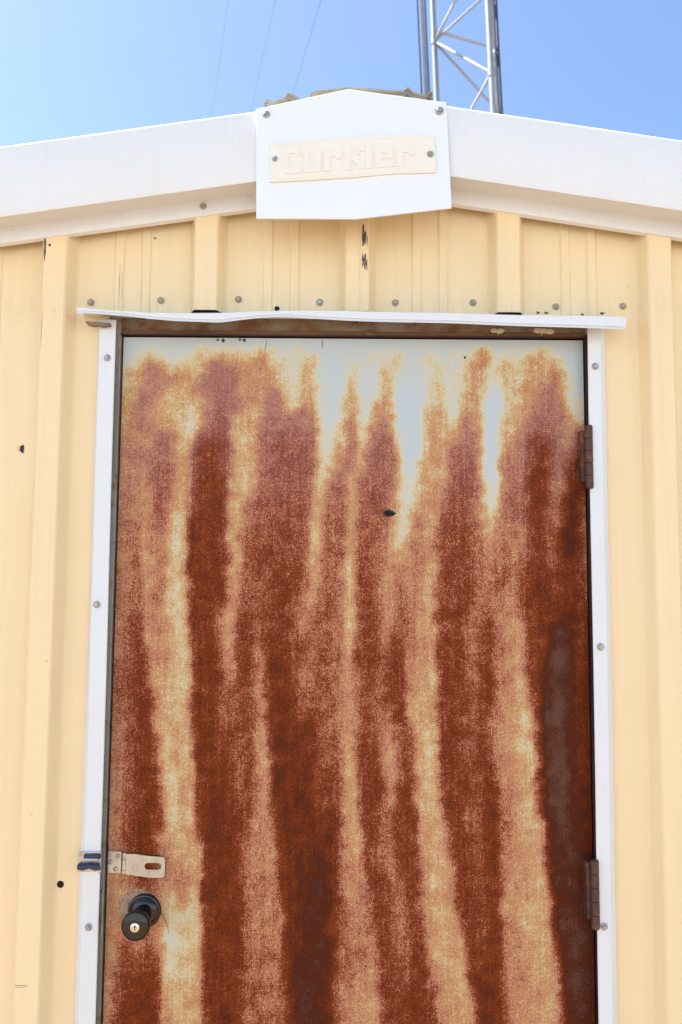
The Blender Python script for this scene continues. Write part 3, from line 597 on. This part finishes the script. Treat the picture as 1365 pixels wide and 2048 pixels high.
tz = (Z - zrow[zi]) / (zrow[zi + 1] - zrow[zi])
fu = U / 1000 * (NX - 1); ui = np.clip(fu.astype(int), 0, NX - 2); tu = fu - ui
lev = (tab[zi, ui] * (1 - tu) + tab[zi, ui + 1] * tu) * (1 - tz) + (tab[zi + 1, ui] * (1 - tu) + tab[zi + 1, ui + 1] * tu) * tz
ker = np.exp(-0.5 * (np.arange(-5, 6) / 0.9) ** 2); ker /= ker.sum()      # soften the runs' edges
pad = np.pad(lev, ((0, 0), (5, 5)), mode='edge')
lev = sum(ker[k] * pad[:, k:k + NX] for k in range(11))
lev += vnoise(0.02, 0.025) * 0.30 * np.clip(lev, 0, 1)
X = DL + ux / 1000 * (DR - DL)
verts = [(X[i], 0.0, zz[j]) for j in range(NZ) for i in range(NX)]
faces = [(j * NX + i, j * NX + i + 1, (j + 1) * NX + i + 1, (j + 1) * NX + i) for j in range(NZ - 1) for i in range(NX - 1)]
me = bpy.data.meshes.new('door')
n0 = len(verts)
verts += [(DL, 0.044, zz[0]), (DR, 0.044, zz[0]), (DR, 0.044, DT), (DL, 0.044, DT)]
c00, c10, c01, c11 = 0, NX - 1, (NZ - 1) * NX, NZ * NX - 1
faces += [(n0, n0 + 3, n0 + 2, n0 + 1), (c00, n0, n0 + 1, c10), (c01, c11, n0 + 2, n0 + 3), (c00, c01, n0 + 3, n0), (c10, n0 + 1, n0 + 2, c11)]
me.from_pydata(verts, [], faces)
at_ = me.attributes.new('rust', 'FLOAT', 'POINT')
at_.data.foreach_set('value', np.concatenate([lev.ravel(), np.full(4, 4.5)]).astype(np.float32))
me.materials.append(M['door'])
door = bpy.data.objects.new('door', me); C.objects.link(door); door.parent = shed
door['label'] = 'steel door with streaks of brown and orange rust over pale grey paint'

# knob, rosette, key cylinder
KX, KZ = -0.3640, 0.9300
sc = MB(); ring = [(-0.3760 + (0.0375 + 0.002 * math.sin(5 * a)) * math.cos(a), 0.9300 + (0.0385 + 0.0015 * math.cos(3 * a)) * math.sin(a)) for a in np.linspace(0, 2 * math.pi, 41)[:-1]]
sc.prism_y(ring, -0.0007, 0.001).build('old_rosette_mark', M['scar'], door)
MB().lathe([(0.0312, 0), (0.0312, 0.0035), (0.0300, 0.0062), (0.0275, 0.0075), (0.0255, 0.0072), (0.0205, 0.0115), (0.0155, 0.0125), (0.0155, 0.016), (0, 0.016)], KX, KZ, -0.0007, 48).build('knob_rosette', M['bronze'], door, smooth=True)
MB().lathe([(0.0125, 0.014), (0.0128, 0.030), (0.0150, 0.038), (0.0205, 0.046), (0.0248, 0.0535), (0.0262, 0.060), (0.0260, 0.0645), (0.0245, 0.0675), (0.0232, 0.0680), (0.0228, 0.0672), (0.0218, 0.0678), (0.0140, 0.0695), (0.0090, 0.0700), (0, 0.0700)], KX - 0.0005, KZ - 0.0015, -0.0007, 48).build('door_knob', M['bronze'], door, smooth=True)
MB().lathe([(0.0082, 0.069), (0.0082, 0.0712), (0.0074, 0.0718), (0, 0.0718)], KX - 0.0005, KZ - 0.0015, -0.0007, 28).build('key_cylinder', M['chrome'], door, smooth=True)
MB().box(KX - 0.0012, KX + 0.0004, -0.0730, -0.0720, KZ - 0.0060, KZ + 0.0025).box(KX - 0.0022, KX + 0.0014, -0.0731, -0.0721, KZ - 0.0005, KZ + 0.0022).build('keyway', M['black'], door)
MB().tube([(KX + 0.031, -0.004, KZ - 0.002), (KX + 0.040, -0.009, KZ - 0.012), (KX + 0.046, -0.011, KZ - 0.024), (KX + 0.048, -0.010, KZ - 0.038)], [0.0007, 0.0006, 0.0005, 0.0004], 6).build('dry_stem', M['hair'], door)

# hasp: fixed leaf with three rivets, knuckle, slotted strap
MB().prism_y([(-0.4360, 0.9985), (-0.4100, 0.9980), (-0.4105, 1.0375), (-0.4360, 1.0380)], -0.0030, -0.0004).build('hasp_leaf', M['hasp'], door, bevel=0.0006)
for x, z in ((-0.4165, 1.0300), (-0.4305, 1.0185), (-0.4205, 1.0060)):
    MB().lathe([(0.0042, 0), (0.0040, 0.0015), (0.0028, 0.0026), (0, 0.0030)], x, z, -0.0029, 16).build('hasp_rivet', M['screw'], door, smooth=True)
for z0, z1 in ((0.9995, 1.0050), (1.0058, 1.0245), (1.0253, 1.0365)):
    MB().tube([(-0.4045, -0.0045, z0), (-0.4045, -0.0045, z1)], 0.0044, 14).build('hasp_knuckle', M['hasp'], door, smooth=True)
def hasp_strap():
    out = []                                   # rounded outline
    for cx, cz, a0 in ((-0.3330, 1.0235, 90), (-0.3330, 0.9975, 0)):
        for k in range(6):
            a = R(a0 - 90 * k / 5); out.append((cx + 0.0060 * math.cos(a), cz + 0.0060 * math.sin(a)))
    out = [(-0.4005, 1.0345), (-0.3830, 1.0345), (-0.3600, 1.0310)] + out + [(-0.3500, 0.9915), (-0.3650, 0.9930), (-0.4005, 0.9975)]
    slot = []
    for cx, a0 in ((-0.3400, 90), (-0.3590, 270)):
        for k in range(9):
            a = R(a0 - 180 * k / 8); slot.append((cx + 0.0062 * math.cos(a), 1.0125 + 0.0062 * math.sin(a)))
    bm = bmesh.new()
    rings = []
    for y in (-0.0062, -0.0042):
        rings.append(([bm.verts.new((x, y, z)) for x, z in out], [bm.verts.new((x, y, z)) for x, z in slot]))
    for o_, s_ in rings:
        ed = [bm.edges.new((r[i], r[(i + 1) % len(r)])) for r in (o_, s_) for i in range(len(r))]
        bmesh.ops.triangle_fill(bm, edges=ed, use_beauty=True)
    for q in (0, 1):
        a, b_ = rings[0][q], rings[1][q]
        for i in range(len(a)): bm.faces.new((a[i], a[(i + 1) % len(a)], b_[(i + 1) % len(a)], b_[i]))
    bmesh.ops.recalc_face_normals(bm, faces=bm.faces)
    me = bpy.data.meshes.new('hasp_strap'); bm.to_mesh(me); bm.free(); me.materials.append(M['hasp'])
    o = bpy.data.objects.new('hasp_strap', me); C.objects.link(o); o.parent = door
hasp_strap()

# hinges: five knuckles and a door leaf each
def hinge(x, z0, z1, tilt):
    h = MB().prism_y([(x - 0.0125, z0 + 0.013), (x + 0.003, z0 + 0.013), (x + 0.003, z1 - 0.008), (x - 0.0125, z1 - 0.008)], -0.0240, 0.004).build('hinge', M['hinge'], door, bevel=0.0008)
    zs = np.linspace(z0, z1, 6)
    for i in range(5):
        MB().tube([(x, -0.0310, zs[i] + 0.0005), (x, -0.0310, zs[i] + 0.0012), (x, -0.0310, zs[i + 1] - 0.0012), (x, -0.0310, zs[i + 1] - 0.0005)], [0.0068, 0.0076, 0.0076, 0.0068], 18).build('hinge_knuckle', M['hinge'], h, smooth=True)
    MB().tube([(x, -0.0310, z0 - 0.001), (x, -0.0310, z1 + 0.001)], 0.0060, 12).build('hinge_pin', M['maroon'], h)
hinge(0.4790, 1.7320, 1.8540, 0)
hinge(0.4750, 0.9160, 1.0380, 0)

# ------------------------------------------------------------------ holes, scrapes, small marks
def blot(cx, cz, rx, rz, y, mat, parent, name, depth=0.0004, n=14, jag=0.25, back=0.0012):
    p = []
    for k in range(n):
        a = 2 * math.pi * k / n; j = 1 + random.uniform(-jag, jag)
        p.append((cx + rx * j * math.cos(a), cz + rz * j * math.sin(a)))
    return MB().prism_y(p, y - depth, y + back).build(name, mat, parent)
# bullet hole in the door: dished rim round a black opening
blot(0.0925, 1.6832, 0.0125, 0.0075, 0.0, M['hinge'], door, 'dented_rim', n=18, jag=0.12)
MB().prism_y([(0.0835, 1.6845), (0.0885, 1.6885), (0.0960, 1.6890), (0.1010, 1.6860), (0.1095, 1.6835), (0.1020, 1.6795), (0.0950, 1.6775), (0.0880, 1.6785)], -0.0014, 0.002).build('bullet_hole', M['black'], door)
for x, z, r in ((-0.2487, 2.0285, 0.0024), (-0.2377, 2.0275, 0.0036), (-0.2047, 2.0290, 0.0024), (-0.1957, 2.0280, 0.0030), (0.2446, 1.9962, 0.0026)):
    blot(x, z, r, r * 1.1, 0.0, M['maroon'], door, 'drill_hole')
# triangular tear and round hole in the left sheet
MB().prism_y([(-0.6370, 1.8045), (-0.6230, 1.8120), (-0.6215, 1.8075), (-0.6225, 1.7945)], YW - 0.0012, YW + 0.002).build('torn_hole', M['void_wood_shade'], shed)
MB().lathe([(0.0068, 0), (0.0060, 0.0012), (0.0054, 0.0010), (0.0050, 0.0006)], -0.5200, 0.9812, YW - 0.0016, 20).build('hole_rim', M['black'], shed, smooth=True)
MB().lathe([(0.0056, 0), (0.0056, 0.0012), (0, 0.0012)], -0.5200, 0.9812, YW - 0.0018, 20).build('drilled_hole', M['black'], shed)
blot(-0.1297, 2.0880, 0.0055, 0.0045, YW - 0.0026, M['black'], shed, 'drilled_hole')
MB().add([(-0.6372, YW - 0.0016, 1.8030), (-0.6300, YW - 0.0016, 1.7985), (-0.6345, YW - 0.0060, 1.8062), (-0.6290, YW - 0.0014, 1.8092)], [(0, 1, 2), (2, 1, 3)]).build('bent_flap', M['wall'], shed)
# scrapes on the middle rib
def scrape(x, z0, z1, w, y, parent=shed, lean=0.0, mat='scrape'):
    n = 7; zs = np.linspace(z0, z1, n); a = []; b_ = []
    for i, z in enumerate(zs):
        q = w * (0.25 + math.sin(math.pi * (i + 0.5) / n)) * random.uniform(0.6, 1.1)
        c = x + lean * (i / n) + random.uniform(-0.15, 0.15) * w
        a.append((c - q / 2, z)); b_.append((c + q / 2, z))
    return MB().prism_y(a + b_[::-1], y - 0.0004, y + 0.0010).build('paint_scrape', M[mat], parent)
YR = YW - RH
for x, z0, z1, w in ((0.0400, 2.2500, 2.2050, 0.0055), (0.0440, 2.2360, 2.2080, 0.0040), (0.0475, 2.2280, 2.2060, 0.0022), (0.0395, 2.1900, 2.1640, 0.0040), (0.0435, 2.1900, 2.1580, 0.0046), (0.0473, 2.1800, 2.1560, 0.0022), (0.0215, 2.2420, 2.2150, 0.0012), (0.0210, 2.1830, 2.1680, 0.0012)):
    scrape(x, z0, z1, w, YR if x < 0.049 else YR + 0.003)
for x, z0, z1, w, y in ((-0.5835, 2.2260, 2.1700, 0.0040, YR - 0.0014), (-0.5745, 2.2050, 2.1990, 0.0060, YR - 0.0014), (-0.5840, 2.0700, 2.0000, 0.0018, YR - 0.0014),
                        (-0.3832, 2.2720, 2.2480, 0.0026, YW - 0.0014), (-0.3890, 2.2280, 2.1950, 0.0030, YW - 0.0014), (-0.3760, 2.2330, 2.2290, 0.0050, YW - 0.0014),
                        (-0.4436, 2.1780, 2.0850, 0.0016, YW - 0.0046), (-0.4385, 2.1600, 2.1000, 0.0010, YW - 0.0046), (-0.3990, 2.1500, 2.0850, 0.0012, YW - 0.0046)):
    scrape(x, z0, z1, w, y, mat='faint' if w < 0.002 else 'scrape')
scrape(-0.0400, 2.0315, 2.0120, 0.0016, 0.0, door)
scrape(-0.1500, 2.0315, 2.0000, 0.0010, 0.0, door, -0.006)
scrape(-0.1585, 1.9790, 1.9600, 0.0010, 0.0, door, -0.009)
scrape(-0.4260, 1.0560, 1.0400, 0.0014, 0.0, door, -0.004)
for x, z in ((0.3890, 2.0850), (0.4060, 2.0840), (0.4760, 2.0815), (0.5020, 2.0830), (0.5170, 2.0840)):
    blot(x, z, 0.0042, 0.0026, YW - 0.0004, M['scrape'], shed, 'dirt_fleck', jag=0.4)
for x0, x1, z, y in ((-0.5850, -0.5620, 0.8150, YR - 0.0014), (-0.5840, -0.5640, 0.8120, YR - 0.0014), (-0.5480, -0.5240, 1.0380, YW - 0.0014)):
    MB().prism_y([(x0, z), (x1, z + 0.0006), (x1, z + 0.0014), (x0, z + 0.0010)], y - 0.0004, y + 0.001).build('paint_scrape', M['scrape'], shed)

# ------------------------------------------------------------------ web scraps under the header
def web(name, label, pts, w):
    b = MB()
    for i, (x, z) in enumerate(pts):
        n = 9; c = []
        for k in range(n):
            a = 2 * math.pi * k / n
            c.append((x + w * random.uniform(0.7, 1.2) * math.cos(a), z + 0.45 * w * random.uniform(0.6, 1.2) * math.sin(a)))
        b.prism_y(c, -0.022 + i * 0.0011, -0.012 + i * 0.0013)
    x, z = pts[0]
    b.tube([(x, -0.017, z), (x - w * 0.6, -0.018, z - 0.010)], [0.0012, 0.0004], 6)
    b.tube([(x, -0.017, z), (x - w * 1.7, -0.014, z + 0.004)], [0.0012, 0.0004], 6)
    o = b.build(name, M['web'], None, smooth=True, bevel=0.0012)
    o['label'] = label; o['category'] = 'cobweb'; o['group'] = 'cobwebs under the door header'
web('cobweb_clump', 'larger pale web clump under the drip cap near the right door corner', [(0.398, 2.0455), (0.410, 2.0445), (0.388, 2.0475)], 0.010)
web('cobweb_clump', 'smaller pale web scrap under the drip cap, left of the larger clump', [(0.312, 2.0450), (0.300, 2.0465)], 0.008)

# ------------------------------------------------------------------ lattice tower behind the shed
tower = empty('lattice_tower', (0.75, 3.45, -0.12), 'grey three legged lattice mast with dark cables rising behind the shed', 'tower')
tower.rotation_euler = (0, -R(2.2), 0)
LEG = {'B': (0.798 - 0.75, 0.0), 'C': (1.215 - 0.75, 0.10), 'E': (1.100 - 0.75, -0.30)}
ZT = 14.0
for k, (x, y) in LEG.items():
    MB().tube([(x, y, 0), (x, y, ZT)], 0.0185, 16).build('leg', M['tower'], tower, smooth=True)
Z0 = 5.233; PER = 0.43
def brace(a, za, b_, zb, r=0.0088):
    if min(za, zb) < 0.1 or max(za, zb) > ZT: return
    MB().tube([LEG[a] + (za,), LEG[b_] + (zb,)], r, 8).build('brace', M['tower'], tower, smooth=True)
for n in range(-12, 21):
    z = Z0 + n * PER
    if n % 2 == 0:
        brace('B', z + 0.075, 'C', z + 0.015, 0.0095)
        for s in (-1, 1):
            brace('B', z, 'C', z + s * PER); brace('B', z, 'E', z + s * PER); brace('C', z, 'E', z + s * PER, 0.007)
for n in range(-12, 21):                   # welded collars where braces meet the legs
    z = Z0 + n * PER
    for k in (('B',) if n % 2 == 0 else ('C', 'E')):
        x, y = LEG[k]
        if z > 0.1: MB().tube([(x, y, z - 0.020), (x, y, z + 0.030)], 0.0225, 14).build('leg_collar', M['tower'], tower, smooth=True)
def run(name, x, y, r, mat, wob):
    zs = np.linspace(0.05, ZT - 1, 40)
    MB().tube([(x - 0.75 + wob * math.sin(z * 2.3 + r * 500), y - 3.45, z) for z in zs], r, 10).build(name, mat, tower, smooth=True)
run('conduit', 0.717, 3.36, 0.0125, M['tower'], 0.0)
run('cable', 0.683, 3.36, 0.0065, M['cable'], 0.004)
run('cable', 0.7305, 3.34, 0.0080, M['cable'], 0.003)
run('cable', 1.240, 3.53, 0.0105, M['cable'], 0.003)

# ------------------------------------------------------------------ overhead wires, parallel, running away over the roof
wd = Vector((-0.233, 0.972, 0.0)).normalized()
wn_ = Vector((wd.y, -wd.x, 0))
for off, rad, lab in ((0.1075, 0.0026, 'leftmost of the three thin wires crossing the sky left of the mast'), (0.187, 0.0026, 'middle one of the three thin wires crossing the sky left of the mast'), (0.264, 0.0038, 'rightmost and darkest thin wire in the sky, above the white peak plate')):
    H = 7.2
    p0 = Vector((0, -1.557, 1.555)) + wn_ * (off * H) + Vector((0, 0, H))
    pts = []
    for s in np.linspace(-45, 55, 41):
        q = p0 + wd * s; q.z += 0.00035 * (s - 5) ** 2
        pts.append(q)
    o = MB().tube(pts, rad, 8).build('overhead_wire', M['wire'], None, smooth=True)
    o['label'] = lab; o['category'] = 'wire'; o['group'] = 'parallel overhead wires'
